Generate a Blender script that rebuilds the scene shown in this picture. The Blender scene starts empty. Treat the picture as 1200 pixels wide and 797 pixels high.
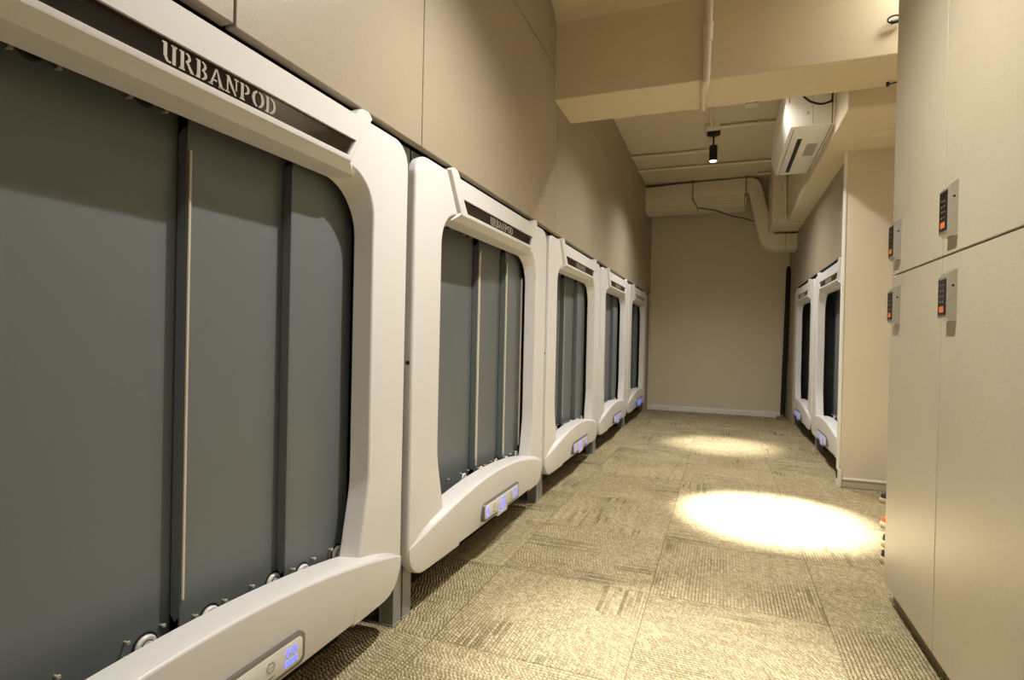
import bpy, bmesh, math, random
from mathutils import Vector, Matrix
random.seed(7)
PI = math.pi
SC = bpy.context.scene
COL = SC.collection

# ------------------------------------------------------------------ camera
f_px = 653.23
yaw, pitch, roll = .361, -.0064, .0216
cy_, sy_ = math.cos(yaw), math.sin(yaw)
F = Vector((-sy_*math.cos(pitch), cy_*math.cos(pitch), math.sin(pitch)))
r0 = Vector((cy_, sy_, 0)); u0 = r0.cross(F)
R = math.cos(roll)*r0 + math.sin(roll)*u0
U = -math.sin(roll)*r0 + math.cos(roll)*u0
cam_d = bpy.data.cameras.new('camera'); cam = bpy.data.objects.new('camera', cam_d); COL.objects.link(cam)
m = Matrix((R, U, -F)).transposed().to_4x4(); m.translation = Vector((0, 0, .8093))
cam.matrix_world = m
cam_d.sensor_fit = 'HORIZONTAL'; cam_d.sensor_width = 36; cam_d.lens = f_px/1200*36
cam_d.clip_start = .02
SC.camera = cam
SC.view_settings.view_transform = 'Standard'
SC.view_settings.look = 'None'
SC.view_settings.gamma = 1
SC.view_settings.use_curve_mapping = False
SC.view_settings.exposure = 0.03

# ------------------------------------------------------------------ materials
def lin(c):
    return tuple(((v/255)/12.92 if v/255 <= .04045 else ((v/255+.055)/1.055)**2.4) for v in c)
class NT:
    """tiny node helper"""
    def __init__(s, name):
        s.m = bpy.data.materials.new(name); s.m.use_nodes = True
        s.t = s.m.node_tree; s.n = s.t.nodes
        s.b = s.n['Principled BSDF']
        s.co = None
    def link(s, a, b): s.t.links.new(a, b)
    def inp(s, node, i, v):
        if isinstance(v, bpy.types.NodeSocket): s.link(v, node.inputs[i])
        else: node.inputs[i].default_value = v
    def pos(s):
        if s.co is None:
            g = s.n.new('ShaderNodeTexCoord'); s.co = g.outputs['Object']
        return s.co
    def math(s, op, a, b=0., c=0.):
        k = s.n.new('ShaderNodeMath'); k.operation = op
        s.inp(k, 0, a); s.inp(k, 1, b); s.inp(k, 2, c)
        return k.outputs[0]
    def sep(s, v):
        k = s.n.new('ShaderNodeSeparateXYZ'); s.link(v, k.inputs[0]); return k.outputs
    def comb(s, x, y, z=0.):
        k = s.n.new('ShaderNodeCombineXYZ'); s.inp(k, 0, x); s.inp(k, 1, y); s.inp(k, 2, z); return k.outputs[0]
    def noise(s, v, scale, detail=2., rough=.5):
        k = s.n.new('ShaderNodeTexNoise'); s.link(v, k.inputs['Vector'])
        k.inputs['Scale'].default_value = scale; k.inputs['Detail'].default_value = detail
        k.inputs['Roughness'].default_value = rough
        return k.outputs['Fac']
    def white(s, v):
        k = s.n.new('ShaderNodeTexWhiteNoise'); k.noise_dimensions = '3D'; s.link(v, k.inputs['Vector']); return k.outputs['Value']
    def scale(s, v, xyz):
        k = s.n.new('ShaderNodeVectorMath'); k.operation = 'MULTIPLY'; s.link(v, k.inputs[0]); k.inputs[1].default_value = xyz; return k.outputs[0]
    def mix(s, f, a, b):
        k = s.n.new('ShaderNodeMix'); k.data_type = 'RGBA'
        s.inp(k, 'Factor', f)
        for i, v in ((6, a), (7, b)):
            if isinstance(v, bpy.types.NodeSocket): s.link(v, k.inputs[i])
            else: k.inputs[i].default_value = (*v, 1)
        return k.outputs[2]
    def ramp(s, f, lo, hi):
        k = s.n.new('ShaderNodeMapRange'); s.inp(k, 0, f); k.inputs[1].default_value = lo; k.inputs[2].default_value = hi
        return k.outputs[0]
    def bump(s, h, strength, dist):
        k = s.n.new('ShaderNodeBump'); s.link(h, k.inputs['Height']); k.inputs['Strength'].default_value = strength
        k.inputs['Distance'].default_value = dist; s.link(k.outputs[0], s.b.inputs['Normal'])
    def base(s, c):
        s.inp(s.b, 'Base Color', c if isinstance(c, bpy.types.NodeSocket) else (*c, 1))

def mat(name, rgb, rough=.5, metal=0., var=.04, scale=12., spec=.5, coat=0., bump=0., bscale=300.):
    k = NT(name); c = lin(rgb)
    n = k.noise(k.pos(), scale, 3.)
    k.base(k.mix(n, tuple(v*(1-var) for v in c), tuple(min(1, v*(1+var)) for v in c)))
    k.b.inputs['Roughness'].default_value = rough; k.b.inputs['Metallic'].default_value = metal
    k.b.inputs['Specular IOR Level'].default_value = spec
    k.b.inputs['Coat Weight'].default_value = coat
    if bump: k.bump(k.noise(k.pos(), bscale, 2.), bump, .001)
    return k.m
def glow(name, rgb, e):
    k = NT(name); k.base(lin(rgb)); k.b.inputs['Emission Color'].default_value = (*lin(rgb), 1)
    k.b.inputs['Emission Strength'].default_value = e
    return k.m
def laminate(name, rgb, rough):
    """beige board with a faint woven emboss"""
    k = NT(name); c = lin(rgb)
    v = k.pos()
    a = k.noise(k.scale(v, (1, 1, 12)), 60., 2.)
    b = k.noise(k.scale(v, (1, 10, 1)), 70., 2.)
    w = k.math('ADD', a, b)
    big = k.noise(v, 2.2, 3.)
    f = k.ramp(k.math('ADD', w, big), 1.0, 2.0)
    k.base(k.mix(f, tuple(x*.90 for x in c), tuple(x*1.08 for x in c)))
    k.b.inputs['Roughness'].default_value = rough
    k.bump(w, .25, .0015)
    return k.m
M = {}
M['shell'] = mat('white_moulded_plastic', (218, 215, 212), .38, 0, .015, 5)
M['shutter'] = mat('grey_powder_coated_steel', (106, 111, 112), .46, .15, .03, 3, bump=.15, bscale=500)
M['steel'] = mat('grey_painted_steel', (150, 152, 150), .45, .2, .04, 9)
M['dark'] = mat('black_steel', (26, 25, 24), .6, 0, .1, 8)
M['sign'] = mat('dark_gloss_strip', (34, 28, 24), .07, 0, .05, 8)
M['sign_reflection'] = mat('strip_painted_reflection', (150, 143, 132), .35, 0, .05, 8)  # sign strip with its pale reflection painted in as colour
M['letter'] = mat('brushed_letter_metal', (170, 162, 148), .4, .35, .05, 60)
M['seal'] = mat('pale_rubber_seal', (196, 190, 172), .5, 0, .03, 30)
M['nylon'] = mat('white_nylon', (225, 222, 212), .35, 0, .03, 40)
M['brass'] = mat('brass_screw', (214, 200, 172), .3, .35, .05, 80)
M['bezel'] = mat('grey_bezel_metal', (128, 126, 122), .35, .6, .04, 60)
M['chrome'] = mat('satin_chrome', (200, 197, 190), .25, .85, .04, 60)
M['pad'] = mat('white_touch_panel', (222, 220, 214), .3, 0, .01, 30)
M['icon_grey'] = mat('grey_print', (150, 150, 150), .5, 0, .02, 30)
M['icon_blue'] = glow('blue_backlit_icon', (120, 132, 255), 1.1)
M['icon_bright'] = glow('bright_blue_backlit_icon', (60, 95, 255), 2.5)
M['panel'] = laminate('beige_wall_laminate', (160, 147, 126), .42)
M['locker'] = laminate('beige_locker_laminate', (184, 173, 150), .38)
M['plinth'] = mat('taupe_plinth', (120, 105, 84), .5, 0, .04, 9)
M['paint'] = mat('cream_wall_paint', (220, 210, 188), .75, 0, .03, 3, bump=.2, bscale=120)
M['ceiling'] = mat('cream_ceiling_paint', (212, 199, 170), .8, 0, .03, 3, bump=.25, bscale=90)
M['farwall'] = mat('beige_far_wall_paint', (214, 203, 178), .75, 0, .03, 3, bump=.2, bscale=120)
M['column'] = mat('pale_column_board', (208, 199, 180), .6, 0, .02, 4)
M['whitetrim'] = mat('white_edge_trim', (226, 224, 216), .45, 0, .02, 20)
M['duct'] = mat('pale_duct_board', (216, 207, 184), .6, 0, .05, 10)
M['conduit'] = mat('cream_painted_conduit', (220, 209, 182), .5, 0, .04, 20)
M['wire'] = mat('dark_wire', (60, 48, 36), .5, 0, .04, 20)
M['black'] = mat('matt_black_metal', (20, 20, 21), .4, .1, .05, 20)
M['foam'] = mat('black_foam_insulation', (26, 25, 23), .9, 0, .15, 60, bump=.5, bscale=200)
M['ac'] = mat('white_appliance_plastic', (236, 233, 226), .35, 0, .01, 10)
M['ac_grey'] = mat('grey_label', (170, 165, 155), .5, 0, .1, 200)
M['key_black'] = mat('black_keypad_gloss', (30, 27, 25), .2, 0, .05, 20)
M['orange'] = mat('orange_tag', (206, 112, 52), .5, 0, .1, 300)
M['shoe_orange'] = mat('orange_shoe_fabric', (222, 96, 44), .7, 0, .06, 60)
M['shoe_dark'] = mat('charcoal_shoe_fabric', (48, 46, 48), .8, 0, .08, 60)
M['sole'] = mat('pale_rubber_sole', (205, 190, 150), .6, 0, .04, 40)
M['lens'] = glow('lit_lamp_lens', (255, 250, 240), 10.)

def carpet():
    k = NT('beige_carpet_tiles')
    P = k.sep(k.pos()); x, y = P[0], P[1]
    T = .505
    xi = k.math('FLOOR', k.math('DIVIDE', k.math('ADD', x, .20), T))
    yi = k.math('FLOOR', k.math('DIVIDE', k.math('SUBTRACT', y, 1.82), T))
    par = k.math('MODULO', k.math('ADD', k.math('ADD', xi, yi), 40.), 2.)      # 0: stripes run along Y
    inv = k.math('SUBTRACT', 1., par)
    s = k.math('ADD', k.math('MULTIPLY', y, inv), k.math('MULTIPLY', x, par))
    t = k.math('ADD', k.math('MULTIPLY', x, inv), k.math('MULTIPLY', y, par))
    tid = k.white(k.comb(xi, yi, 3.))
    P_ = .0105
    row = k.math('FLOOR', k.math('DIVIDE', t, P_))
    rr = k.white(k.comb(row, tid, 1.))
    # pieces of yarn: beige / olive / grey
    seg = k.math('FLOOR', k.math('MULTIPLY', k.math('ADD', s, k.math('MULTIPLY', rr, 3.)), 5.))
    sr = k.white(k.comb(row, seg, k.math('MULTIPLY', tid, 9.)))
    st = k.noise(k.comb(k.math('MULTIPLY', s, 5.), k.math('MULTIPLY', t, 55.), k.math('MULTIPLY', tid, 20.)), 1., 2.)
    patch = k.noise(k.comb(k.math('MULTIPLY', s, 3.5), k.math('MULTIPLY', t, 5.), k.math('MULTIPLY', tid, 31.)), 1., 1.)
    dark = k.math('MULTIPLY', k.ramp(sr, .55, .8), k.ramp(patch, .56, .66))
    dark = k.math('MULTIPLY', dark, k.math('MULTIPLY_ADD', k.noise(k.pos(), 160., 2.), .9, .15))
    # twisted loops
    ph = k.math('ADD', k.math('MULTIPLY', s, 2*PI/.011), k.math('MULTIPLY', rr, 6.3))
    loop = k.math('SINE', k.math('ADD', ph, k.math('MULTIPLY', t, 2*PI/.02)))
    rib = k.math('ABSOLUTE', k.math('SINE', k.math('MULTIPLY', t, PI/P_)))
    fine = k.noise(k.comb(k.math('MULTIPLY', s, .6), t, 0.), 330., 2., .6)
    c1 = k.mix(k.ramp(st, .2, .8), lin((198, 180, 140)), lin((228, 211, 170)))
    c2 = k.mix(k.ramp(fine, .36, .52), lin((126, 112, 82)), c1)
    g = k.ramp(rib, .0, .75)
    gv = k.ramp(k.noise(k.comb(k.math('MULTIPLY', s, 2.2), k.math('MULTIPLY', t, 3.), k.math('MULTIPLY', tid, 17.)), 1., 2.), .40, .62)
    gd = k.math('MULTIPLY', k.math('SUBTRACT', 1., g), k.math('MULTIPLY_ADD', gv, 1.0, .10))
    c3 = k.mix(k.math('MINIMUM', gd, .9), c2, lin((98, 84, 52)))
    lp = k.math('MULTIPLY', k.ramp(loop, .3, -1.), .35)
    cell = k.white(k.comb(row, k.math('FLOOR', k.math('DIVIDE', k.math('ADD', s, k.math('MULTIPLY', t, .55)), .0085)), 5.))
    c3 = k.mix(k.math('MULTIPLY', k.ramp(cell, .5, 1.), .38), c3, lin((120, 106, 76)))
    c3 = k.mix(k.math('MULTIPLY', k.ramp(cell, .3, 0.), .35), c3, lin((236, 224, 188)))
    c3 = k.mix(lp, c3, lin((116, 102, 72)))
    c4 = k.mix(dark, c3, lin((98, 92, 62)))
    # joints between tiles
    fx = k.math('FRACT', k.math('DIVIDE', k.math('ADD', x, 10.30), T)); fy = k.math('FRACT', k.math('DIVIDE', k.math('SUBTRACT', y, 1.82-20*T), T))
    fx = k.math('FRACT', k.math('DIVIDE', k.math('ADD', x, .20+20*T), T))
    ex = k.math('MINIMUM', fx, k.math('SUBTRACT', 1., fx)); ey = k.math('MINIMUM', fy, k.math('SUBTRACT', 1., fy))
    e = k.ramp(k.math('MINIMUM', ex, ey), .001, .006)
    c5 = k.mix(k.math('MULTIPLY_ADD', e, .55, .45), lin((105, 90, 60)), c4)
    k.base(c5)
    k.b.inputs['Roughness'].default_value = .95; k.b.inputs['Specular IOR Level'].default_value = .15
    h = k.math('ADD', k.math('MULTIPLY', rib, .8), k.math('MULTIPLY', loop, .8))
    h = k.math('ADD', h, k.math('MULTIPLY', fine, 1.))
    k.bump(h, .8, .004)
    return k.m
M['carpet'] = carpet()

# ------------------------------------------------------------------ mesh helpers
def link(name, bm, material, parent=None, smooth=False, bevel=0., seg=2, angle=.6):
    me = bpy.data.meshes.new(name)
    bmesh.ops.remove_doubles(bm, verts=bm.verts, dist=1e-6)
    bmesh.ops.recalc_face_normals(bm, faces=bm.faces)
    if bevel:
        ed = [e for e in bm.edges if len(e.link_faces) == 2 and e.calc_face_angle(0) > angle]
        bmesh.ops.bevel(bm, geom=ed, offset=bevel, segments=seg, affect='EDGES', profile=.5, clamp_overlap=True)
    bm.to_mesh(me); bm.free()
    for mm in (material if isinstance(material, (list, tuple)) else [material]): me.materials.append(mm)
    if smooth:
        for p in me.polygons: p.use_smooth = True
        me.set_sharp_from_angle(angle=math.radians(smooth if smooth is not True else 38))
    o = bpy.data.objects.new(name, me); COL.objects.link(o)
    if parent: o.parent = parent
    return o
def box(bm, a, b, mi=0):
    x0, x1 = sorted((a[0], b[0])); y0, y1 = sorted((a[1], b[1])); z0, z1 = sorted((a[2], b[2]))
    v = [bm.verts.new(p) for p in ((x0, y0, z0), (x1, y0, z0), (x1, y1, z0), (x0, y1, z0), (x0, y0, z1), (x1, y0, z1), (x1, y1, z1), (x0, y1, z1))]
    for q in ((0, 3, 2, 1), (4, 5, 6, 7), (0, 1, 5, 4), (1, 2, 6, 5), (2, 3, 7, 6), (3, 0, 4, 7)):
        f = bm.faces.new([v[i] for i in q]); f.material_index = mi
    return v
def prism(bm, pts, axis, a, b, mi=0):
    """extrude closed polygon pts (2-D) from a to b along axis; 2-D coords fill the other axes in order"""
    def P(q, w):
        if axis == 0: return (w, q[0], q[1])
        if axis == 1: return (q[0], w, q[1])
        return (q[0], q[1], w)
    A = [bm.verts.new(P(q, a)) for q in pts]; B = [bm.verts.new(P(q, b)) for q in pts]
    n = len(pts)
    for i in range(n):
        f = bm.faces.new((A[i], A[(i+1) % n], B[(i+1) % n], B[i])); f.material_index = mi
    for L in (A, B):
        f = bm.faces.new(L); f.material_index = mi
def cyl(bm, c, r, axis, a, b, n=20, mi=0, r2=None):
    """cylinder centred on 2-D c between a and b along axis"""
    r2 = r if r2 is None else r2
    def P(q, w):
        if axis == 0: return (w, q[0], q[1])
        if axis == 1: return (q[0], w, q[1])
        return (q[0], q[1], w)
    A = [bm.verts.new(P((c[0]+r*math.cos(2*PI*i/n), c[1]+r*math.sin(2*PI*i/n)), a)) for i in range(n)]
    B = [bm.verts.new(P((c[0]+r2*math.cos(2*PI*i/n), c[1]+r2*math.sin(2*PI*i/n)), b)) for i in range(n)]
    for i in range(n):
        f = bm.faces.new((A[i], A[(i+1) % n], B[(i+1) % n], B[i])); f.material_index = mi
    for L in (A, B):
        f = bm.faces.new(L); f.material_index = mi
def tube(bm, pts, r, n=10, mi=0):
    pts = [Vector(p) for p in pts]
    rings = []
    t0 = (pts[1]-pts[0]).normalized()
    ref = Vector((0, 0, 1)) if abs(t0.z) < .9 else Vector((1, 0, 0))
    nrm = t0.cross(ref).normalized()
    for i, p in enumerate(pts):
        if i == 0: t = (pts[1]-p)
        elif i == len(pts)-1: t = (p-pts[i-1])
        else: t = (pts[i+1]-p).normalized()+(p-pts[i-1]).normalized()
        t.normalize()
        nrm = (nrm - t*nrm.dot(t)).normalized(); bn = t.cross(nrm)
        rr = r[i] if isinstance(r, (list, tuple)) else r
        rings.append([bm.verts.new(p+(nrm*math.cos(2*PI*j/n)+bn*math.sin(2*PI*j/n))*rr) for j in range(n)])
    for a, b in zip(rings, rings[1:]):
        for j in range(n):
            f = bm.faces.new((a[j], a[(j+1) % n], b[(j+1) % n], b[j])); f.material_index = mi
    for L in (rings[0], rings[-1]):
        f = bm.faces.new(L); f.material_index = mi
def spline(pts, n=8):
    """Catmull-Rom through points"""
    P = [Vector(p) for p in pts]; P = [2*P[0]-P[1]]+P+[2*P[-1]-P[-2]]
    out = []
    for i in range(1, len(P)-2):
        for j in range(n):
            t = j/n
            out.append(.5*((2*P[i])+(P[i+1]-P[i-1])*t+(2*P[i-1]-5*P[i]+4*P[i+1]-P[i+2])*t*t+(3*P[i]-P[i-1]-3*P[i+1]+P[i+2])*t**3))
    out.append(P[-2]); return out
def rounded(pts, rad, n=6):
    """round the corners of a polygon; rad is one value or a list"""
    out = []; N = len(pts)
    for i, p in enumerate(pts):
        r = rad[i] if isinstance(rad, (list, tuple)) else rad
        p = Vector(p[:2]); a = Vector(pts[i-1][:2]); b = Vector(pts[(i+1) % N][:2])
        if r <= 0: out.append((p.x, p.y)); continue
        da = (a-p).normalized(); db = (b-p).normalized()
        ang = da.angle(db); d = min(r/math.tan(ang/2), (a-p).length*.49, (b-p).length*.49)
        rr = d*math.tan(ang/2)
        s = p+da*d; e = p+db*d
        c = p+(da+db).normalized()*(rr/math.sin(ang/2))
        a0 = math.atan2((s-c).y, (s-c).x); a1 = math.atan2((e-c).y, (e-c).x)
        dl = (a1-a0+PI) % (2*PI)-PI
        for j in range(n+1):
            w = a0+dl*j/n; out.append((c.x+rr*math.cos(w), c.y+rr*math.sin(w)))
    return out
def BM(): return bmesh.new()
def weighted(o):
    md = o.modifiers.new('weighted_normals', 'WEIGHTED_NORMAL'); md.keep_sharp = True; md.weight = 80
    return o
def empty(name, loc, rz=0.):
    o = bpy.data.objects.new(name, None); COL.objects.link(o); o.location = loc; o.rotation_euler = (0, 0, rz)
    o.empty_display_size = .1
    return o
def tag(o, label, cat, group=None):
    o['label'] = label; o['category'] = cat
    if group: o['group'] = group
    return o
def struct(o, label=None):
    o['kind'] = 'structure'
    if label: o['label'] = label
    return o
KIDS = {}
def kids(o): return [c for c in bpy.data.objects if c.parent == o]
def dup(root, loc, rz, label, name=None):
    r = root.copy(); COL.objects.link(r); r.location = loc; r.rotation_euler = (0, 0, rz); r['label'] = label
    for ch in kids(root):
        if ch is r: continue
        c = ch.copy(); COL.objects.link(c); c.parent = r
        for g in kids(ch):
            if g is c: continue
            d = g.copy(); COL.objects.link(d); d.parent = c
    return r

# ------------------------------------------------------------------ room
CZ = 2.448          # ceiling height
XL, XR = -.8, .657  # planes of the pod fronts
bm = BM(); box(bm, (-3.0, -3.0, -.08), (2.0, 6.72, 0)); struct(link('floor', bm, M['carpet']))
# ceiling with the coved haunch running down to the cross beam
prof = [(-3.0, CZ), (2.20, CZ), (2.36, 2.440), (2.47, 2.425), (2.545, 2.405), (2.595, 2.385), (2.628, 2.345), (2.632, 2.303)]
pr = prof+[(2.632, 2.7), (-3.0, 2.7)]
bm = BM(); prism(bm, pr, 0, -3.0, 2.0); struct(link('ceiling', bm, M['ceiling'], smooth=25))
bm = BM(); box(bm, (-3.0, 2.632, CZ), (2.0, 6.72, 2.7)); struct(link('ceiling_rear', bm, M['ceiling']))
bm = BM(); box(bm, (-.805, 2.65, 1.972), (2.0, 2.95, 2.46))
box(bm, (-.805, 2.632, 1.985), (2.0, 2.652, 2.303))
bm.free(); bm = BM(); box(bm, (-.805, 2.632, 1.972), (2.0, 2.95, 2.46)); struct(link('trim_1', bm, M['ceiling'], bevel=.006), 'cream painted concrete beam crossing the corridor')
bm = BM(); box(bm, (.517, 2.948, 1.888), (2.0, 5.56, 2.46)); struct(link('trim_2', bm, M['ceiling'], bevel=.008), 'cream painted beam running along the right side')
bm = BM(); box(bm, (.395, 5.552, 1.885), (1.6, 6.68, 2.46)); struct(link('trim_3', bm, M['farwall'], bevel=.005), 'boxed ceiling drop at the far right corner')
bm = BM(); box(bm, (-3.0, 6.62, -.08), (2.0, 6.72, 2.7)); struct(link('wall_far', bm, M['farwall']))
bm = BM()
box(bm, (-3.0, -3.1, -.08), (2.0, -3.0, 2.7)); struct(link('wall_near', bm, M['paint']))
bm = BM()
box(bm, (1.25, -3.0, -.08), (1.35, 6.72, 2.7)); struct(link('wall_right', bm, M['paint']))
bm = BM(); box(bm, (-3.05, -3.0, -.08), (-2.95, 6.72, 2.7)); struct(link('wall_left_rear', bm, M['dark']))
# left wall above the pods: backing plus separate boards
bm = BM(); box(bm, (-.93, -3.0, 1.345), (-.822, 6.63, 2.6)); wl = struct(link('wall_left', bm, M['dark']))
def board(parent, x0, x1, y0, y1, z0, z1, name='panel', m='panel'):
    bm = BM(); box(bm, (x0, y0, z0), (x1, y1, z1)); return link(name, bm, M[m], parent, bevel=.0012, seg=1)
g = .0022
ys = [-.62, .0725, .728, 1.366, 2.69, 3.952, 5.214, 6.62]
for a, b in zip(ys, ys[1:]):
    dx = .004 if b < .8 else 0.
    board(wl, -.822, -.797+dx, a+g, b-g-(.004 if b < .8 else 0), 1.333, 2.132)
    board(wl, -.822, -.797+dx, a+g, b-g, 2.137, 2.47)
# baseboard and slim board on the far wall
bm = BM(); box(bm, (-.80, 6.596, 0), (.60, 6.622, .045)); box(bm, (-.80, 6.604, .045), (.60, 6.622, .055)); struct(link('baseboard_far', bm, M['whitetrim'], bevel=.002))
bm = BM(); box(bm, (-.80, 6.60, .055), (-.755, 6.622, 1.25)); struct(link('trim_4', bm, M['farwall'], bevel=.002))
# right side: column, wall over the two right pods
bm = BM(); box(bm, (.628, 3.592, .052), (1.26, 3.62, 1.89)); box(bm, (.640, 3.60, .0), (1.26, 3.62, .055))
col = struct(link('wall_column', bm, M['column'], bevel=.002), 'pale boarded return wall facing the camera')
bm = BM(); box(bm, (.622, 3.588, .045), (.634, 3.63, 1.888)); box(bm, (.622, 3.586, .045), (1.26, 3.594, .056)); box(bm, (.622, 3.58, 0), (.640, 3.63, .10))
link('edge_trim', bm, M['whitetrim'], col, bevel=.0015)
bm = BM(); box(bm, (.66, 3.62, 1.345), (1.25, 6.63, 1.90)); wr = struct(link('wall_right_upper', bm, M['dark']))
for a, b in ((3.62, 4.87), (4.87, 6.62)): board(wr, .655, .662, a+g, b-g, 1.336, 1.889)
bm = BM(); box(bm, (1.0, 3.62, 0), (1.25, 6.63, 1.345)); struct(link('wall_right_rear', bm, M['dark']))
# filler beside the far right pod, and beside the far left pod
bm = BM(); box(bm, (.655, 6.14, 0), (.69, 6.62, 1.336)); struct(link('trim_5', bm, M['panel'], bevel=.002))
bm = BM(); box(bm, (-.83, 6.40, .0), (-.81, 6.62, 1.336)); struct(link('trim_6', bm, M['panel'], bevel=.002))
# wall on the right, nearer than the lockers
bm = BM(); box(bm, (.50, -3.0, 0), (1.26, 1.196, 2.45)); struct(link('wall_right_near', bm, M['locker']))

# ------------------------------------------------------------------ sleeping pod
W_, H0, H1 = 1.2247, .119, 1.3165
CU, CV = .6125, .72
def ray_hit(poly, ang):
    d = Vector((math.cos(ang), math.sin(ang))); best = None
    for i in range(len(poly)):
        a = Vector(poly[i])-Vector((CU, CV)); b = Vector(poly[(i+1) % len(poly)])-Vector((CU, CV))
        e = b-a; den = d.x*e.y-d.y*e.x
        if abs(den) < 1e-12: continue
        t = (a.x*e.y-a.y*e.x)/den; s = (a.x*d.y-a.y*d.x)/den
        if -1e-6 <= s <= 1+1e-6 and t > 0 and (best is None or t > best): best = t
    return best
outer = rounded([(0, H0), (.298, H0), (.306, .127), (1.003, .127), (1.011, H0), (W_, H0), (W_, H1), (.99, H1), (.985, 1.304), (.240, 1.304), (.235, H1), (0, H1)],
                [.085, .002, .002, .002, .002, .085, .062, .002, .002, .002, .002, .062], 8)
openF = rounded([(.214, .24), (1.028, .24), (1.0675, .44), (1.0675, 1.19), (.160, 1.19), (.160, .44)],
                [.01, .01, .35, .105, .105, .35], 10)
openB = rounded([(.222, .25), (1.020, .25), (1.0585, .44), (1.0585, 1.165), (.169, 1.165), (.169, .44)],
                [.01, .01, .35, .125, .125, .35], 10)
def shell_mesh():
    angs = set()
    for poly in (outer, openF, openB):
        for p in poly: angs.add(round(math.atan2(p[1]-CV, p[0]-CU), 5))
    angs = sorted(angs)
    aa = [angs[0]]
    for a in angs[1:]:
        if a-aa[-1] > .0012: aa.append(a)
    def loop(poly, off, x):
        out = []
        for a in aa:
            t = ray_hit(poly, a)+off
            out.append((x, CU+t*math.cos(a), CV+t*math.sin(a)))
        return out
    L = [loop(outer, -.004, -.030), loop(outer, 0, -.026), loop(outer, 0, -.009), loop(outer, -.0025, -.003), loop(outer, -.009, 0),
         loop(openF, .008, 0), loop(openF, .003, -.002), loop(openF, 0, -.006), loop(openB, 0, -.048), loop(openB, .004, -.052), loop(openB, .03, -.052), loop(openB, .03, -.030)]
    bm = BM(); V = [[bm.verts.new(p) for p in l] for l in L]; n = len(aa)
    for A, B in list(zip(V, V[1:]))+[(V[-1], V[0])]:
        for i in range(n): bm.faces.new((A[i], A[(i+1) % n], B[(i+1) % n], B[i]))
    return bm
def ridge(u):
    t = (u-CU)/CU; return .212+.094*(1-t*t)
def bulge(u):
    t = (u-CU)/CU; return .0005+.022*max(0, 1-abs(t)**4)
def crest(u):
    t = (u-CU)/CU; return .022*t*t*(1-t**8)
def apron_mesh():
    bm = BM(); N = 60; S = []
    u0_, u1_ = .004, W_-.004
    def zb(u):
        e = min(u, W_-u)
        z = H0+.001
        if e < .085: z = H0+.085-math.sqrt(max(0, .085**2-(.085-e)**2))+.001
        if .300 < u < 1.009: z = .1275
        return z
    us = sorted(set([u0_+(u1_-u0_)*i/N for i in range(N+1)]+[.004+.01*k for k in range(8)]+[W_-.004-.01*k for k in range(8)]+[.3, .3005, 1.0085, 1.009]))
    for u in us:
        r, b, c = ridge(u), bulge(u), crest(u)
        z0 = zb(u)
        zz = max(z0+.004, r)
        pr = [(-.02, z0+.001), (b*.4-.003, z0), (b*.45, z0+.004), (b*.85, z0+(zz-z0)*.5), (b, zz-.006), (b-.0015, zz-.0015), (b-.005, zz+.0008), (-.001, zz+c+.001), (-.05, zz+c-.001), (-.05, zz-.05 if zz-.05 > z0+.01 else z0+.01)]
        S.append([bm.verts.new((p[0], u, p[1])) for p in pr])
    for A, B in zip(S, S[1:]):
        n = len(A)
        for i in range(n): bm.faces.new((A[i], A[(i+1) % n], B[(i+1) % n], B[i]))
    bm.faces.new(S[0]); bm.faces.new(S[-1])
    return bm
SG = [(.277, 1.2475), (.978, 1.2475), (.951, 1.2060), (.310, 1.2060)]   # sign window
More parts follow.
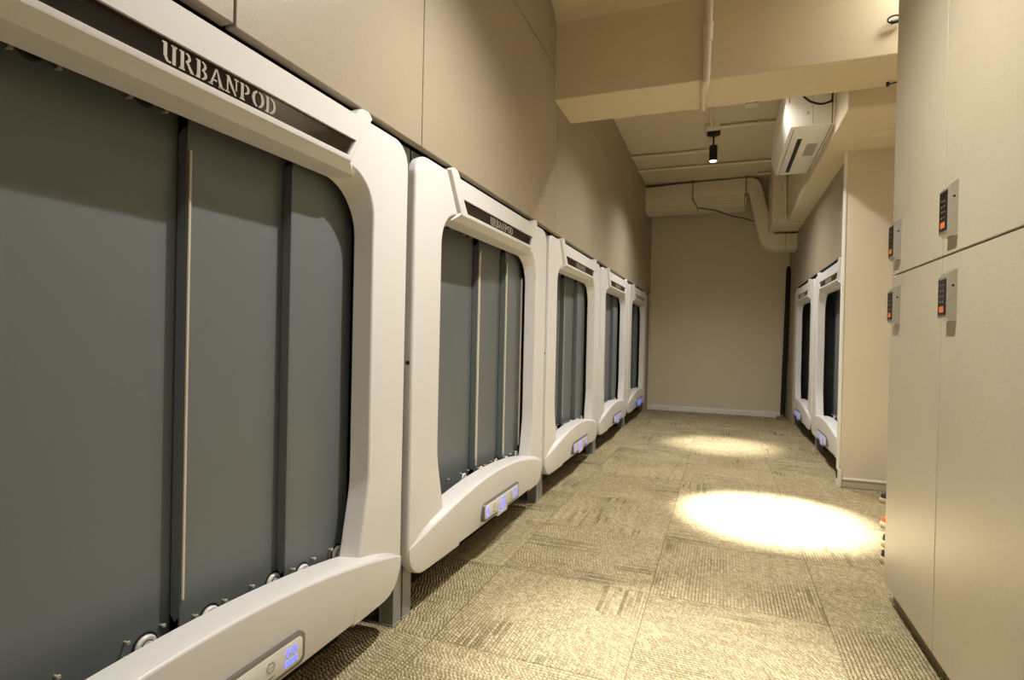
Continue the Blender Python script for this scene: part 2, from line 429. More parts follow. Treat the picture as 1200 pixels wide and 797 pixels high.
def header_mesh():
    bm = BM()
    X = .011; xs = .0055
    top = [(.188, 1.3165), (.196, 1.3255), (.203, 1.3285), (.226, 1.3275), (.236, 1.322), (.252, 1.3055)]
    topR = [(1.2247-u, z) for u, z in reversed(top)]
    ring_top = top+topR
    bl, br = (.262, 1.199), (.9627, 1.199)
    # front face with the sign window: five pieces
    P = lambda q, x=X: bm.verts.new((x, q[0], q[1]))
    bm.faces.new([P(q) for q in ring_top]+[P(SG[1]), P(SG[0])])
    bm.faces.new([P(ring_top[-1]), P(br), P(SG[2]), P(SG[1])])
    bm.faces.new([P(br), P(bl), P(SG[3]), P(SG[2])])
    bm.faces.new([P(bl), P(ring_top[0]), P(SG[0]), P(SG[3])])
    # window walls
    for i in range(4):
        a, b = SG[i], SG[(i+1) % 4]
        bm.faces.new([P(a), P(b), P(b, xs-.006), P(a, xs-.006)])
    # chamfered rim to the frame
    base = [(q[0]+(-.006 if i < len(top) else .006)*(1 if i in (0, 11) else 0), q[1]) for i, q in enumerate(ring_top)]
    loopF = ring_top+[br, (.9627-.004, 1.194), (.262+.004, 1.194), bl]
    def rim(a, b, a2, b2): bm.faces.new([P(a), P(b), P(b2, -.004), P(a2, -.004)])
    for a, b in zip(ring_top, ring_top[1:]): bm.faces.new([P(a), P(b), bm.verts.new((-.025, b[0], b[1])), bm.verts.new((-.025, a[0], a[1]))])
    rim(ring_top[-1], br, (ring_top[-1][0]+.008, ring_top[-1][1]), (br[0]+.009, br[1]-.004))
    rim(bl, ring_top[0], (bl[0]-.009, bl[1]-.004), (ring_top[0][0]-.008, ring_top[0][1]))
    # lip under the sign: rolls over, slopes back, then runs under to the opening
    prof = [(X, 1.199), (X-.001, 1.1955), (X-.004, 1.1925), (-.003, 1.1775), (-.006, 1.1735), (-.012, 1.171), (-.05, 1.164), (-.05, 1.19)]
    uw = [(.262, .9627), (.262, .9627), (.262, .9627), (.240, .985), (.236, .989), (.232, .993), (.21, 1.015), (.21, 1.015)]
    A = [bm.verts.new((p[0], w[0], p[1])) for p, w in zip(prof, uw)]; B = [bm.verts.new((p[0], w[1], p[1])) for p, w in zip(prof, uw)]
    for i in range(len(prof)-1): bm.faces.new((A[i], A[i+1], B[i+1], B[i]))
    A.append(bm.verts.new((-.004, .253, 1.195))); B.append(bm.verts.new((-.004, .972, 1.195)))
    bm.faces.new(A); bm.faces.new(list(reversed(B)))
    return bm

# stencil serif lettering, drawn in a unit-high box (x to the right, y up)
def arc(cx, cy, rx, ry, a0, a1, w, n=12, wy=None):
    wy = w*.55 if wy is None else wy
    P = []
    for i in range(n+1):
        a = math.radians(a0+(a1-a0)*i/n); P.append((cx+rx*math.cos(a), cy+ry*math.sin(a)))
    Q = []
    for i in range(n+1):
        a = math.radians(a1+(a0-a1)*i/n); Q.append((cx+(rx-w)*math.cos(a), cy+(ry-wy)*math.sin(a)))
    return [(P[i], P[i+1], Q[n-i-1], Q[n-i]) for i in range(n)]
def rc(x0, y0, x1, y1): return [((x0, y0), (x1, y0), (x1, y1), (x0, y1))]
def stem(x, w=.19, y0=0., y1=1., top=True, bot=True):
    q = rc(x, y0, x+w, y1)
    if top: q += rc(x-.07, y1-.09, x, y1)
    if bot: q += rc(x-.07, y0, x+.0, y0+.09)
    return q
GL = {
 'U': (stem(.07, bot=False, y0=.28)+[((.07, .28), (.26, .28), (.34, .10), (.24, .02))]+[((.24, .02), (.34, .10), (.47, .12), (.47, 0))]+rc(.54, 0, .72, 1)+rc(.47, .91, .79, 1), .84),
 'R': (stem(.07)+rc(.26, 0, .31, .09)+arc(.36, .74, .28, .26, 90, -90, .15)+[((.36, .50), (.52, .50), (.84, 0), (.64, 0))], .86),
 'B': (stem(.07)+arc(.36, .75, .26, .25, 90, -90, .14)+arc(.36, .27, .31, .27, 90, -90, .16), .76),
 'A': ([((.0, 0), (.12, 0), (.40, .86), (.36, 1.0)), ((.40, 1.0), (.46, 1.0), (.86, 0), (.62, 0))]+rc(.24, .27, .44, .36)+rc(-.05, 0, .2, .09)+rc(.57, 0, .92, .09), .92),
 'N': (rc(.10, 0, .18, .80)+rc(.0, 0, .28, .09)+[((.02, 1.0), (.24, 1.0), (.74, 0), (.62, 0))]+rc(.68, .3, .76, 1)+rc(.58, .91, .86, 1), .90),
 'P': (stem(.07)+rc(.26, 0, .33, .09)+arc(.36, .70, .31, .30, 90, -90, .16), .74),
 'O': (arc(.47, .5, .42, .5, 97, 263, .19, 16)+arc(.51, .5, .42, .5, 83, -83, .19, 16), .98),
 'D': (stem(.07)+arc(.36, .5, .44, .5, 88, -88, .19, 16), .84)}
def lettering_mesh(word, u0_, u1_, z0, h, x):
    adv = [GL[c][1]+.07 for c in word]; tot = sum(adv); k = (u1_-u0_)/tot
    bm = BM(); cu = u0_
    for c, a in zip(word, adv):
        for q in GL[c][0]:
            A = [bm.verts.new((x, cu+p[0]*k, z0+p[1]*h)) for p in q]; B = [bm.verts.new((x+.0012, cu+p[0]*k, z0+p[1]*h)) for p in q]
            for i in range(4): bm.faces.new((A[i], A[(i+1) % 4], B[(i+1) % 4], B[i]))
            bm.faces.new(A); bm.faces.new(B)
        cu += a*k
    return bm

def make_pod():
    root = empty('sleeping_pod', (XL, .0822, 0))
    fr = weighted(link('frame', shell_mesh(), M['shell'], root, smooth=50))
    weighted(link('apron', apron_mesh(), M['shell'], root, smooth=50))
    link('header', header_mesh(), M['shell'], root, smooth=28)
    bm = BM(); prism(bm, [(u, z) for u, z in SG], 0, .000, .0055); sg = link('sign_strip', bm, M['sign'], root)
    link('lettering', lettering_mesh('URBANPOD', .512, .742, 1.2125, .029, .0055), M['letter'], sg)
    # control panel
    bm = BM(); prism(bm, rounded([(.463, .147), (.824, .147), (.824, .2125), (.463, .2125)], .016, 6), 0, .006, .0265)
    cp = link('control_panel', bm, M['bezel'], root, smooth=40, bevel=.0015)
    bm = BM()
    out = rounded([(.4715, .1545), (.590, .1545), (.594, .1335), (.690, .1335), (.694, .1545), (.8155, .1545), (.8155, .205), (.4715, .205)], [.013, .001, .002, .002, .001, .013, .013, .013], 5)
    prism(bm, out, 0, .012, .0272); link('touch_face', bm, M['pad'], cp, smooth=40, bevel=.0008)
    X = .0277; th = .0004
    cur = [None]
    def bar(u, z, w, h): box(cur[0], (X-.0004, u, z), (X+th, u+w, z+h))
    def icon(fn, nm, mt, lb):
        cur[0] = BM(); fn(); link(nm, cur[0], M[mt], cp)['label'] = lb
    def seg7(u, z, s, on):
        w, hh, t = .55*s, s, .12*s
        S = {'a': (0, hh-t, w, t), 'g': (0, hh/2-t/2, w, t), 'd': (0, 0, w, t), 'f': (0, hh/2, t, hh/2), 'b': (w-t, hh/2, t, hh/2), 'e': (0, 0, t, hh/2), 'c': (w-t, 0, t, hh/2)}
        for k_ in on: q = S[k_]; bar(u+q[0], z+q[1], q[2], q[3])
    def wave(c, r, a0, a1):
        n = 6
        for i in range(n):
            a = math.radians(a0+(a1-a0)*i/n); b = math.radians(a0+(a1-a0)*(i+1)/n)
            v = [cur[0].verts.new((X+th, c[0]+q*math.cos(w), c[1]+q*math.sin(w))) for q, w in ((r, a), (r, b), (r-.0022, b), (r-.0022, a))]
            cur[0].faces.new(v)
    def i_left():
        bar(.487, .172, .003, .022); bar(.503, .172, .003, .022); bar(.487, .192, .019, .003); bar(.487, .172, .019, .003); bar(.493, .178, .007, .011)
        for i in range(5): bar(.484+i*.0055, .159, .0038, .006)
    def i_mid():
        seg7(.607, .171, .026, 'bc'); seg7(.628, .171, .026, 'abged'); bar(.650, .190, .012, .007); bar(.650, .171, .012, .004)
        for i in range(9): bar(.604+i*.0072, .157, .005, .007)
        for i in range(6): bar(.622+i*.0058, .141, .004, .005)
    def i_right():
        wave((.7835, .188), .005, 0, 360)
        for rr in (.010, .014): wave((.7835, .188), rr, -50, 50); wave((.7835, .188), rr, 130, 230)
        for i in range(6): bar(.767+i*.0058, .161, .0042, .006); bar(.767+i*.0058, .170, .0042, .003)
    def grey(c):
        wave(c, .011, 0, 360)
        for i in range(5): bar(c[0]-.012+i*.005, .162, .0035, .003)
        bar(c[0]-.004, c[1]-.001, .009, .0018)
    icon(i_left, 'lit_icon', 'icon_blue', 'blue backlit pictogram at the left')
    icon(i_mid, 'lit_icon', 'icon_blue', 'blue backlit clock digits in the middle')
    icon(i_right, 'lit_icon', 'icon_blue', 'blue backlit antenna pictogram at the right')
    icon(lambda: grey((.556, .183)), 'printed_icon', 'icon_grey', 'grey printed button at the left')
    icon(lambda: grey((.731, .183)), 'printed_icon', 'icon_grey', 'grey printed button at the right')
    # housing behind the frame
    bm = BM()
    y0, y1, z0, z1, xb = .075, 1.15, .150, 1.29, -1.95
    t = .012
    box(bm, (xb, y0, z0), (-.053, y0+t, z1)); box(bm, (xb, y1-t, z0), (-.053, y1, z1))
    box(bm, (xb, y0+t, z0), (-.053, y1-t, z0+t)); box(bm, (xb, y0+t, z1-t), (-.053, y1-t, z1)); box(bm, (xb, y0, z0), (xb+t, y1, z1))
    box(bm, (xb, y0+.02, 0), (-.13, y1-.02, z0+.004))  # black block added under the pod to deepen the shade on the floor
    link('housing', bm, M['dark'], root)
    # steel legs that also fill the gap between neighbours
    for a, b in ((.0245, .066), (1.2395, 1.276)):
        bm = BM(); t = .004
        box(bm, (-.075, a, 0), (-.0715, b, 1.328)); box(bm, (-.075, a, 0), (-.032, a+t, 1.328)); box(bm, (-.075, b-t, 0), (-.032, b, 1.328)); box(bm, (-.036, a, 0), (-.032, b, 1.328))
        box(bm, (-.11, a-.002, 0), (-.03, b+.0, .006))
        link('leg', bm, M['steel'], root, bevel=.001, seg=1)
    # shutter of three sliding leaves, each stepping forward of the last
    def leaf(u0_, u1_, x, seals, wheels, screws, tops):
        z0, z1 = .215, 1.235
        bm = BM()
        box(bm, (x-.004, u0_, z0), (x, u1_, z1))
        zt0, zt1 = .290, 1.166
        # folded edge on the near side, ends cut at an angle
        pts = [(x, zt0+.006), (x-.011, zt0-.006), (x-.022, zt0+.006), (x-.022, zt1-.008), (x-.008, zt1+.004), (x, zt1-.008)]
        prism(bm, pts, 1, u0_-.0015, u0_+.0015)
        box(bm, (x-.022, u1_-.003, z0), (x, u1_, z1))
        pn = link('shutter_leaf', bm, M['shutter'], root)
        for (u, w, za, zb_) in seals:
            bm = BM(); box(bm, (x, u, za), (x+.004, u+w, zb_)); link('seal_strip', bm, M['seal'], pn, bevel=.001)['label'] = 'pale seal strip'
        for u, z in wheels:
            bm = BM(); cyl(bm, (u, z), .0235, 0, x-.001, x+.0006, 28, 1)
            cyl(bm, (u, z), .0185, 0, x+.0006, x+.004, 28, 0, .0193); cyl(bm, (u, z), .0193, 0, x+.004, x+.007, 28, 0, .0165); cyl(bm, (u, z), .012, 0, x+.007, x+.0085, 20, 1, .012)
            cyl(bm, (u, z), .0105, 0, x+.0085, x+.0095, 20, 0); cyl(bm, (u, z), .005, 0, x+.0105, x+.0135, 12, 2)
            link('roller', bm, [M['nylon'], M['dark'], M['brass']], pn, smooth=35)
        for u in tops:
            bm = BM(); cyl(bm, (u, 1.204), .0215, 0, x, x+.006, 24, 0, .019); link('upper_roller', bm, M['dark'], pn, smooth=35)['label'] = 'black upper roller'
        for u, z in screws:
            bm = BM(); cyl(bm, (u, z), .0018, 0, x, x+.009, 8); cyl(bm, (u, z), .0036, 0, x+.009, x+.0115, 10, 0, .0028)
            link('screw', bm, M['brass'], pn, smooth=35)
        return pn
    leaf(.090, .6405, -.120, [], [(.215, .262), (.594, .262)],
         [(.178, .287), (.252, .287), (.330, .289), (.455, .289), (.559, .287), (.559, .261), (.622, .286), (.622, .260), (.323, 1.186), (.383, 1.186), (.443, 1.185), (.547, 1.186), (.610, 1.186), (.25, 1.186)], [.24, .411, .577])
    leaf(.6415, .885, -.097, [(.6425, .0048, .324, 1.130)], [(.703, .268), (.862, .268)], [(.668, .286), (.733, .286), (.80, .286), (.653, 1.186), (.718, 1.186), (.828, 1.189)], [.692, .862])
    leaf(.872, 1.080, -.073, [], [(.924, .268), (1.046, .268)], [(.890, .290), (.955, .290), (.955, .262), (1.015, .290), (.91, 1.183), (.965, 1.183), (1.03, 1.183)], [.935])
    # side plug screws
    for z in (.93, .51):
        bm = BM(); cyl(bm, (-.013, z), .0085, 1, W_-.001, W_+.003, 16); link('side_plug', bm, M['dark'], root, smooth=30)
    bm = BM(); cyl(bm, (-.015, .73), .006, 1, -.003, .001, 16); link('side_plug', bm, M['dark'], root, smooth=30)
    tag(root, '', 'sleeping pod', 'capsule pods lining the corridor')
    return root
pod = make_pod()
PITCH = 1.2625
lab = ['nearest left white pod, cut off by the photo edge, with the largest lettering',
       'second left white pod from the camera, nearest one shown with its whole frame',
       'third left white pod from the camera, tall narrow view, between second and fourth pods',
       'fourth left white pod from the camera, just before the farthest left pod',
       'farthest left white pod against the far wall, with brightest blue control display']
pod['label'] = lab[0]
for k in range(1, 5): dup(pod, (XL, .0822+PITCH*k, 0), 0, lab[k])
dup(pod, (XR, 4.851, 0), PI, 'nearer right white pod directly behind the pale return wall')
dup(pod, (XR, 4.851+PITCH, 0), PI, 'farther right white pod beside the black vertical pipe')
pods = [o for o in bpy.data.objects if o.type == 'EMPTY' and o.name.startswith('sleeping_pod')]
pods.sort(key=lambda o: (o.location.x, o.location.y))
near_right = min((p for p in pods if p.location.x > 0), key=lambda p: p.location.y)
for c in kids(near_right):          # the column stands where this pod's outer leg would be
    if c.name.startswith('leg') and max(v.co.y for v in c.data.vertices) > 1: bpy.data.objects.remove(c)
def add_seal(p, u, x, za, zb_, w=.009):
    leafs = [c for c in kids(p) if c.name.startswith('shutter_leaf')]
    leafs.sort(key=lambda o: max(v.co.y for v in o.data.vertices))
    i = 0 if x < -.11 else (1 if x < -.09 else 2)
    bm = BM(); box(bm, (x, u, za), (x+.006, u+w, zb_)); link('seal_strip', bm, M['seal'], leafs[i], bevel=.001)['label'] = 'pale seal strip'
left = [p for p in pods if p.location.x < 0]
add_seal(left[1], .646, -.097, .30, 1.14); add_seal(left[1], .873, -.073, .30, 1.12, .010); add_seal(left[1], 1.068, -.073, .31, 1.08, .008)
add_seal(left[3], .42, -.120, .30, 1.12, .02)
def recolor(p, nm, m1, depth2=True):
    for c in kids(p):
        for g_ in [c]+kids(c):
            if g_.name.startswith(nm):
                g_.data = g_.data.copy(); g_.data.materials.clear(); g_.data.materials.append(m1)
recolor(left[4], 'lit_icon', M['icon_bright'])
recolor(left[4], 'sign_strip', M['sign_reflection'])

# ------------------------------------------------------------------ lockers
def keypad(door, y0, z0, z1):
    """lock body standing off the door, black key face, tag light"""
    bm = BM(); p = .020; w = .053
    X = .494
    prof = [(X, z0), (X-.012, z0), (X-p, z0+.008), (X-p, z1-.016), (X-.012, z1-.004), (X, z1+.004)]
    prism(bm, prof, 1, y0, y0+w, 0)
    prism(bm, [(X-p+.001, z0+.014), (X-p-.0012, z0+.014), (X-p-.0012, z1-.020), (X-p+.001, z1-.020)], 1, y0+.004, y0+w-.004, 1)
    box(bm, (X-p-.0018, y0+.012, z0+.020), (X-p-.001, y0+w-.014, z0+.034), 2)
    for i in range(4):
        for j in range(2):
            box(bm, (X-p-.0015, y0+.013+j*.016, z0+.043+i*.013), (X-p-.001, y0+.021+j*.016, z0+.046+i*.013), 3)
    cyl(bm, (X-.008, z1-.035), .0028, 1, y0-.0006, y0+.001, 12, 1)
    o = link('keypad_lock', bm, [M['chrome'], M['key_black'], M['orange'], M['plinth']], door, smooth=30)
    o['label'] = 'chrome lock with black keypad and orange tag'
def locker(y0, y1, label, locks):
    root = empty('locker_cabinet', (.80, (y0+y1)/2, 0))
    inv = Vector(root.location)
    def local(o):
        for v in o.data.vertices: v.co -= inv
        return o
    bm = BM(); box(bm, (.514, y0+.0005, .055), (1.16, y1-.0005, 2.44)); cc = link('carcass', bm, M['locker'], root)
    bm = BM(); box(bm, (.520, y0+.0005, 0), (1.14, y1-.004, .055)); pl = link('plinth', bm, M['plinth'], root)
    ds = []
    for za, zb_ in ((.060, 1.0215), (1.0265, 2.435)):
        bm = BM(); box(bm, (.494, y0+.0018, za), (.513, y1-.0012, zb_)); d = link('door', bm, M['locker'], root, bevel=.0012, seg=1); ds.append(d)
    for di, yk, za, zb_ in locks: keypad(ds[di], yk, za, zb_)
    for c in kids(root):
        local(c)
        for q in kids(c): local(q)
    tag(root, label, 'locker', 'beige lockers along the right side')
locker(1.6325, 2.066, 'far beige locker at the end of the row, next to the opening and return wall', [(1, 1.972, 1.066, 1.186), (0, 1.966, .872, .986)])
locker(1.198, 1.631, 'near beige locker cut off by the right photo edge, with the two largest keypad locks', [(1, 1.541, 1.062, 1.186), (0, 1.535, .866, .982)])

# ------------------------------------------------------------------ ceiling services
def spotlight(x, y, label, tilt=(0, 0), power=1., wide=1., bs=29):
    r = empty('ceiling_spotlight', (x, y, CZ))
    bm = BM(); cyl(bm, (0, 0), .050, 2, -.034, 0, 32); link('canopy', bm, M['black'], r, smooth=30, bevel=.003)
    bm = BM(); cyl(bm, (0, 0), .0065, 2, -.12, -.034, 12); link('stem', bm, M['black'], r, smooth=30)
    bm = BM(); cyl(bm, (0, 0), .030, 2, -.236, -.118, 28); bm.faces.ensure_lookup_table()
    h = link('lamp_head', bm, M['black'], r, smooth=30, bevel=.003)
    bm = BM(); cyl(bm, (0, 0), .0255, 2, -.2385, -.2362, 24, 0, .024); l = link('lens', bm, M['lens'], h, smooth=30); l['label'] = 'lit white lens'
    tag(r, label, 'spotlight')
    for nm, size, e, bl in (('beam', bs, 600*power, 1.), ('spill', 140, 105*wide, 1.)):
        ld = bpy.data.lights.new(nm, 'SPOT'); ld.energy = e; ld.spot_size = math.radians(size); ld.spot_blend = bl
        ld.color = (1, .97, .91); ld.shadow_soft_size = .016
        o = bpy.data.objects.new(nm, ld); COL.objects.link(o); o.parent = r; o.location = (0, 0, -.245)
        d = Vector((tilt[0], tilt[1], -1)) if nm == 'beam' else Vector((0, 0, -1))
        o.rotation_euler = d.to_track_quat('-Z', 'Y').to_euler()
    return r
spotlight(-.10, 4.62, 'black cylinder spotlight hanging from the ceiling beyond the cross beam', (0.05, 0), .9, 1.15, 26)
spotlight(-.14, 1.36, 'black cylinder spotlight on the near ceiling, above the first pod', (0.02, .0), .6, 1.4, 34)
spotlight(.02, 3.16, 'black cylinder spotlight hidden just behind the cross beam', (.095, -.145), 4.6, 1.0, 25)
spotlight(-.10, -.30, 'added fill spotlight, unseen, on the ceiling over the camera position', (0, 0), .5, .3)  # unseen spotlight added as fill for the near end

# unseen round fill lamps, added behind the camera and over the side opening
def fill_disc_lamp(x, y, label, e):
    r = empty('added_fill_lamp', (x, y, CZ))
    bm = BM(); cyl(bm, (0, 0), .19, 2, -.03, 0, 36); link('fill_lamp_body', bm, M['whitetrim'], r, smooth=30, bevel=.004)
    bm = BM(); cyl(bm, (0, 0), .17, 2, -.034, -.029, 36); link('fill_diffuser', bm, glow('fill_lamp_diffuser', (255, 240, 215), 4.), r)
    ld = bpy.data.lights.new('fill_lamp_glow', 'AREA'); ld.shape = 'DISK'; ld.size = .34; ld.energy = e; ld.color = (1, .965, .895)
    o = bpy.data.objects.new('fill_lamp_glow', ld); COL.objects.link(o); o.parent = r; o.location = (0, 0, -.04)
    tag(r, label, 'added fill lamp')
fill_disc_lamp(-.1, -1.1, 'added round fill lamp on the ceiling behind the camera, nearer one', 4.5)
fill_disc_lamp(.85, 2.5, 'added round fill lamp on the side opening ceiling behind the lockers', 9)
fill_disc_lamp(-.1, -2.2, 'added round fill lamp on the ceiling behind the camera, farther one', 4.5)

# conduits
def conduit(label, pts, r=.010, clips=(), name='ceiling_conduit', m='conduit', group=None):
    bm = BM(); tube(bm, pts, r, 12); o = link(name, bm, M[m], smooth=50)
    tag(o, label, 'pipe' if m == 'conduit' else 'cable', group)
    for c in clips:
        bm = BM(); c = Vector(c); box(bm, c-Vector((.008, r+.006, r+.002)), c+Vector((.008, r+.006, r+.002))); link('clip', bm, M['conduit'], o, bevel=.002)
    return o
zc = CZ-.020
conduit('cream conduit across rear ceiling, nearest of three, left of the spotlight', [(-.797, 5.03, zc), (-.09, 5.03, zc)], .013, [(-.25, 5.03, zc)])
conduit('cream conduit across rear ceiling between spotlight and duct, reaching the air conditioner', [(-.797, 5.46, zc), (.40, 5.46, zc)], .013, [(-.45, 5.46, zc), (.33, 5.46, zc)])
conduit('cream conduit from spotlight junction to the beam behind the air conditioner', [(-.06, 4.50, zc), (.515, 4.50, zc)], .013, [(.22, 4.50, zc)])
conduit('short cream conduit behind the top bend of the duct', [(.28, 5.86, zc), (.394, 5.86, zc)], .013, [(.33, 5.86, zc)])
conduit('short cream conduit between cross beam and black spotlight', [(-.112, 2.952, zc-.003), (-.112, 4.52, zc-.003)], .011)
bm = BM(); box(bm, (-.155, 4.46, CZ-.028), (-.055, 4.55, CZ)); tag(link('junction_box', bm, M['conduit'], bevel=.004), 'small cream junction box behind the spotlight base', 'junction box')
# conduit down the face of the cross beam and under it
o = conduit('thick cream conduit running down the face of the cross beam', spline([(-.075, 1.7, CZ-.018), (-.08, 2.30, CZ-.02), (-.083, 2.50, 2.40), (-.087, 2.606, 2.32), (-.09, 2.613, 2.20), (-.092, 2.613, 2.03), (-.094, 2.615, 1.975), (-.097, 2.64, 1.958), (-.105, 2.70, 1.955)], 6), .0165)
bm = BM(); cyl(bm, (-.0905, 2.613), .021, 2, 2.135, 2.205, 20); cyl(bm, (-.0905, 2.613), .0235, 2, 2.200, 2.212, 20); link('coupling', bm, M['conduit'], o, smooth=30)
bm = BM(); tube(bm, [(-.105, 2.70, 1.963), (-.115, 2.93, 1.963)], .012, 12); link('conduit_end', bm, M['conduit'], o, smooth=40)
# conduit on the side of the right beam, turning along its end
conduit('cream conduit bending at the far end of the right beam', [(.49, 5.535, 2.44), (.505, 5.535, 1.98)]+[tuple(v) for v in spline([(.506, 5.535, 1.95), (.520, 5.535, 1.895), (.560, 5.535, 1.878)], 5)]+[(.655, 5.535, 1.874)], .011, [(.50, 5.535, 2.10)])

# duct: runs from the left wall, bends down and into the right side
duct = empty('air_duct', (0, 6.15, 2.3))
def dl(o):
    for v in o.data.vertices: v.co -= Vector((0, 6.15, 2.3))
    return o
top_arc = [(.204+.125*math.sin(math.radians(a)), 2.317+.120*math.cos(math.radians(a))) for a in range(0, 81, 10)]
elbow = [(.304, 1.90)]+[(v.x, v.y) for v in spline([(.318, 1.835), (.340, 1.780), (.385, 1.738), (.445, 1.716), (.52, 1.712)], 5)]
shape = [(-.80, 2.262), (-.80, 2.407), (-.3, 2.427)]+top_arc+[(.451, 1.871), (.70, 1.862), (.70, 1.712)]+list(reversed(elbow))+[(.215, 2.284)]
bm = BM(); prism(bm, shape, 1, 6.0, 6.20); dl(link('duct_body', bm, M['duct'], duct, smooth=25, bevel=.004))
bm = BM(); box(bm, (-.80, 6.03, 2.200), (.20, 6.30, 2.285)); box(bm, (-.80, 6.06, 2.170), (.19, 6.34, 2.205)); dl(link('duct_shelf', bm, M['duct'], duct, bevel=.003))
bm = BM(); prism(bm, [(.55, 1.866), (.5535, 1.866), (.5535, 1.712), (.55, 1.712)], 1, 5.998, 6.2); prism(bm, [(-.32, 2.427), (-.317, 2.427), (-.317, 2.262), (-.32, 2.262)], 1, 5.998, 6.2); dl(link('duct_joint', bm, M['plinth'], duct))
for x in (-.318, .185):
    bm = BM(); cyl(bm, (x, 5.985), .0045, 2, 2.25, CZ, 10); cyl(bm, (x, 5.985), .009, 2, CZ-.02, CZ, 10)
    if x < 0:
        cyl(bm, (x, 5.985), .011, 2, 2.245, 2.262, 8); tube(bm, [(x, 5.985, 2.25), (x+.05, 5.985, 2.165)], .006, 8); cyl(bm, (x+.05, 5.985), .004, 2, 2.12, 2.17, 8)
    else:
        box(bm, (x-.013, 5.975, 2.13), (x-.009, 5.995, 2.27)); box(bm, (x+.009, 5.975, 2.13), (x+.013, 5.995, 2.27)); box(bm, (x-.013, 5.975, 2.26), (x+.013, 5.995, 2.268))
    dl(link('hanger_rod', bm, M['plinth'], duct, smooth=30))
bm = BM(); tube(bm, spline([(-.262, 5.985, 2.160), (-.10, 5.985, 2.125), (.06, 5.985, 2.060), (.18, 5.99, 2.03), (.26, 6.0, 2.00)], 6), .006, 8); dl(link('drain_line', bm, M['wire'], duct, smooth=50))
tag(duct, 'pale boxed air duct bending down from the ceiling to the right wall', 'duct')

# air conditioner hung on the side of the right beam
ac = empty('air_conditioner', (.517, 3.72, 2.1))
def al(o):
    for v in o.data.vertices: v.co -= Vector((.517, 3.72, 2.1))
    return o
ya, yb = 3.262, 4.175
prof = [(.517, 1.942), (.318, 1.940), (.310, 1.944), (.287, 2.010), (.283, 2.04), (.296, 2.26), (.315, 2.285), (.517, 2.29)]
bm = BM(); prism(bm, prof, 1, ya, yb); al(link('case', bm, M['ac'], ac, smooth=25, bevel=.003))
bm = BM(); box(bm, (.365, 3.46, 1.9385), (.388, 4.11, 1.9425)); al(link('air_slot', bm, M['black'], ac))
bm = BM(); box(bm, (.425, 3.56, 1.9388), (.480, 3.78, 1.9425))
for i in range(10): box(bm, (.425, 3.57+i*.021, 1.9375), (.480, 3.575+i*.021, 1.9392))
al(link('rating_label', bm, M['ac_grey'], ac))
bm = BM(); box(bm, (.328, 3.30, 1.9385), (.331, 4.16, 1.9425)); box(bm, (.413, ya-.0008, 1.95), (.4145, ya+.001, 2.28)); box(bm, (.500, ya-.0008, 1.942), (.505, ya+.001, 2.28)); box(bm, (.502, 3.28, 1.9385), (.505, 4.16, 1.9425)); al(link('seam', bm, M['plinth'], ac))
bm = BM(); box(bm, (.385, ya-.001, 2.000), (.397, ya+.001, 2.005)); box(bm, (.385, ya-.001, 2.010), (.397, ya+.001, 2.015)); box(bm, (.300, ya-.0012, 2.07), (.305, ya+.001, 2.10)); al(link('side_marking', bm, M['icon_grey'], ac))
bm = BM(); tube(bm, spline([(.335, 3.25, 2.20), (.345, 3.235, 2.12), (.385, 3.225, 2.06), (.44, 3.228, 2.035), (.485, 3.24, 2.045), (.500, 3.255, 2.06)], 6), .0055, 8); tube(bm, [(.500, 3.255, 2.045), (.503, 3.255, 2.28)], .004, 8); al(link('power_cable', bm, M['black'], ac, smooth=50))
tag(ac, 'white split air conditioner hung on the side of the right beam', 'air conditioner')

# smoke detector peeking out behind the cross beam
r = empty('smoke_detector', (.150, 4.10, CZ))
bm = BM(); cyl(bm, (0, 0), .05, 2, -.018, 0, 28); link('base_ring', bm, M['whitetrim'], r, smooth=30, bevel=.003)
bm = BM(); cyl(bm, (0, 0), .04, 2, -.022, -.018, 28); link('sensor_gap', bm, M['black'], r, smooth=30)
bm = BM(); cyl(bm, (0, 0), .046, 2, -.042, -.022, 28, 0, .030); link('sensor_dome', bm, M['whitetrim'], r, smooth=30, bevel=.003)
tag(r, 'round white smoke detector on the rear ceiling just behind the cross beam', 'smoke detector')
# round painted cover plate under the right beam
bm = BM(); cyl(bm, (.76, 3.36), .085, 2, 1.884, 1.889, 36, 0, .085); tag(link('cover_plate', bm, M['ceiling'], smooth=30, bevel=.002), 'round painted cover plate under the right beam', 'cover plate')
# black cable loop and small hook at the cross beam, by the lockers
bm = BM(); tube(bm, spline([(.64, 2.622, 2.118), (.615, 2.615, 2.122), (.592, 2.61, 2.112), (.590, 2.61, 2.098), (.605, 2.61, 2.092), (.64, 2.615, 2.095)], 6), .0035, 8); tube(bm, [(.600, 2.61, 2.093), (.64, 2.615, 2.100)], .008, 8)
tag(link('cable_loop', bm, M['black'], smooth=50), 'black cable loop on the cross beam beside the lockers', 'cable')
bm = BM(); tube(bm, [(.66, 2.90, 1.962), (.70, 2.90, 2.0-.03)], .003, 8); cyl(bm, (.66, 2.90), .007, 2, 1.955, 1.972, 10)
tag(link('cable_hook', bm, M['black'], smooth=50), 'tiny black hook under the cross beam beside the lockers', 'hook')

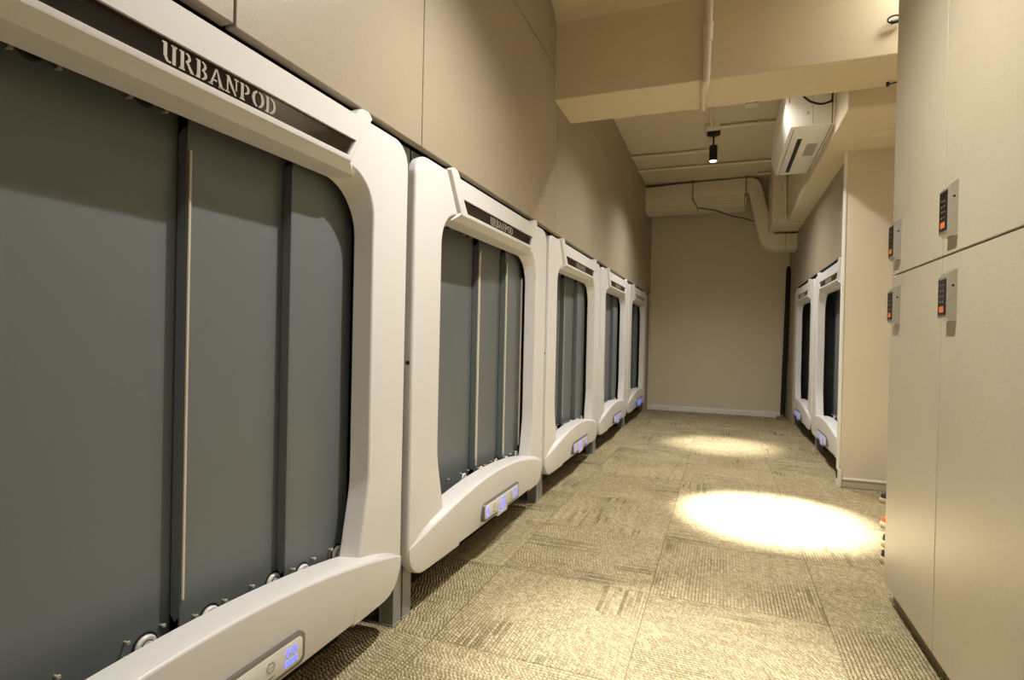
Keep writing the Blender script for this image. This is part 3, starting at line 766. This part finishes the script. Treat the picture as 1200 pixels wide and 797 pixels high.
# insulated pipe in the far right corner
r = empty('insulated_pipe', (.60, 6.5, 0))
bm = BM(); tube(bm, [(.012, .03, .04), (.017, .03, .4), (.028, .03, 1.0), (.036, .03, 1.58), (.036, .03, 1.61)], [.024, .024, .024, .022, .014], 16); link('pipe_sleeve', bm, M['foam'], r, smooth=50)
bm = BM(); box(bm, (-.045, -.05, 0), (.055, .09, .022)); link('pipe_foot', bm, M['plinth'], r, bevel=.003)
bm = BM(); tube(bm, [(.036, .03, 1.58), (.038, .03, 1.712)], .012, 12); link('bare_pipe', bm, M['farwall'], r, smooth=50)
tag(r, 'black foam wrapped vertical pipe in the far right corner', 'pipe')

# shoes poking out behind the end of the lockers
def shoe(loc, rz, upper, label, L=.27):
    r = empty('shoe', loc, rz)
    def outline(k, z, n=28):
        out = []
        for i in range(n):
            a = 2*PI*i/n; t = math.cos(a)
            w = .048-.012*(t < 0)*(-t)+.004*math.sin(2*a)
            out.append((t*L/2*k, math.sin(a)*w*k, z))
        return out
    bm = BM(); rings = [[bm.verts.new(p) for p in outline(k, z)] for k, z in ((.97, 0), (1, .004), (1, .022), (.97, .026))]
    for A, B in zip(rings, rings[1:]):
        for i in range(len(A)): bm.faces.new((A[i], A[(i+1) % len(A)], B[(i+1) % len(A)], B[i]))
    bm.faces.new(rings[0]); bm.faces.new(rings[-1]); link('sole', bm, M['sole'], r, smooth=50)
    bm = BM(); rings = []
    for k, z, back in ((.96, .026, 0), (.94, .045, 0), (.80, .065, -.02), (.55, .085, -.05), (.50, .092, -.055), (.44, .086, -.055), (.42, .05, -.05)):
        rings.append([bm.verts.new((p[0]+back, p[1], z-.018*max(0, p[0]/L)*(z > .05))) for p in outline(k, z)])
    for A, B in zip(rings, rings[1:]):
        for i in range(len(A)): bm.faces.new((A[i], A[(i+1) % len(A)], B[(i+1) % len(A)], B[i]))
    bm.faces.new(rings[-1]); link('upper', bm, M[upper], r, smooth=60)
    bm = BM()
    for i in range(4):
        x = .005+i*.018; tube(bm, [(x, -.022, .070-i*.005), (x+.006, 0, .077-i*.005), (x+.003, .022, .070-i*.005)], .003, 6)
    link('laces', bm, M['seal'] if upper != 'shoe_dark' else M['black'], r, smooth=50)
    tag(r, label, 'shoe', 'shoes behind the lockers')
shoe((.905, 3.34, 0), PI, 'shoe_dark', 'dark shoe poking out behind lockers near the return wall skirting')
shoe((.806, 2.89, 0), PI, 'shoe_orange', 'orange shoe poking out behind the locker edge')
shoe((.697, 2.42, 0), PI, 'shoe_dark', 'dark shoe poking out behind lockers, nearest the camera')
shoe((.747, 2.62, 0), PI, 'shoe_dark', 'dark shoe between the orange shoe and the nearest dark shoe')

# ------------------------------------------------------------------ world
w = bpy.data.worlds.new('world'); SC.world = w; w.use_nodes = True
w.node_tree.nodes['Background'].inputs[0].default_value = (.30, .27, .22, 1)
w.node_tree.nodes['Background'].inputs[1].default_value = .3
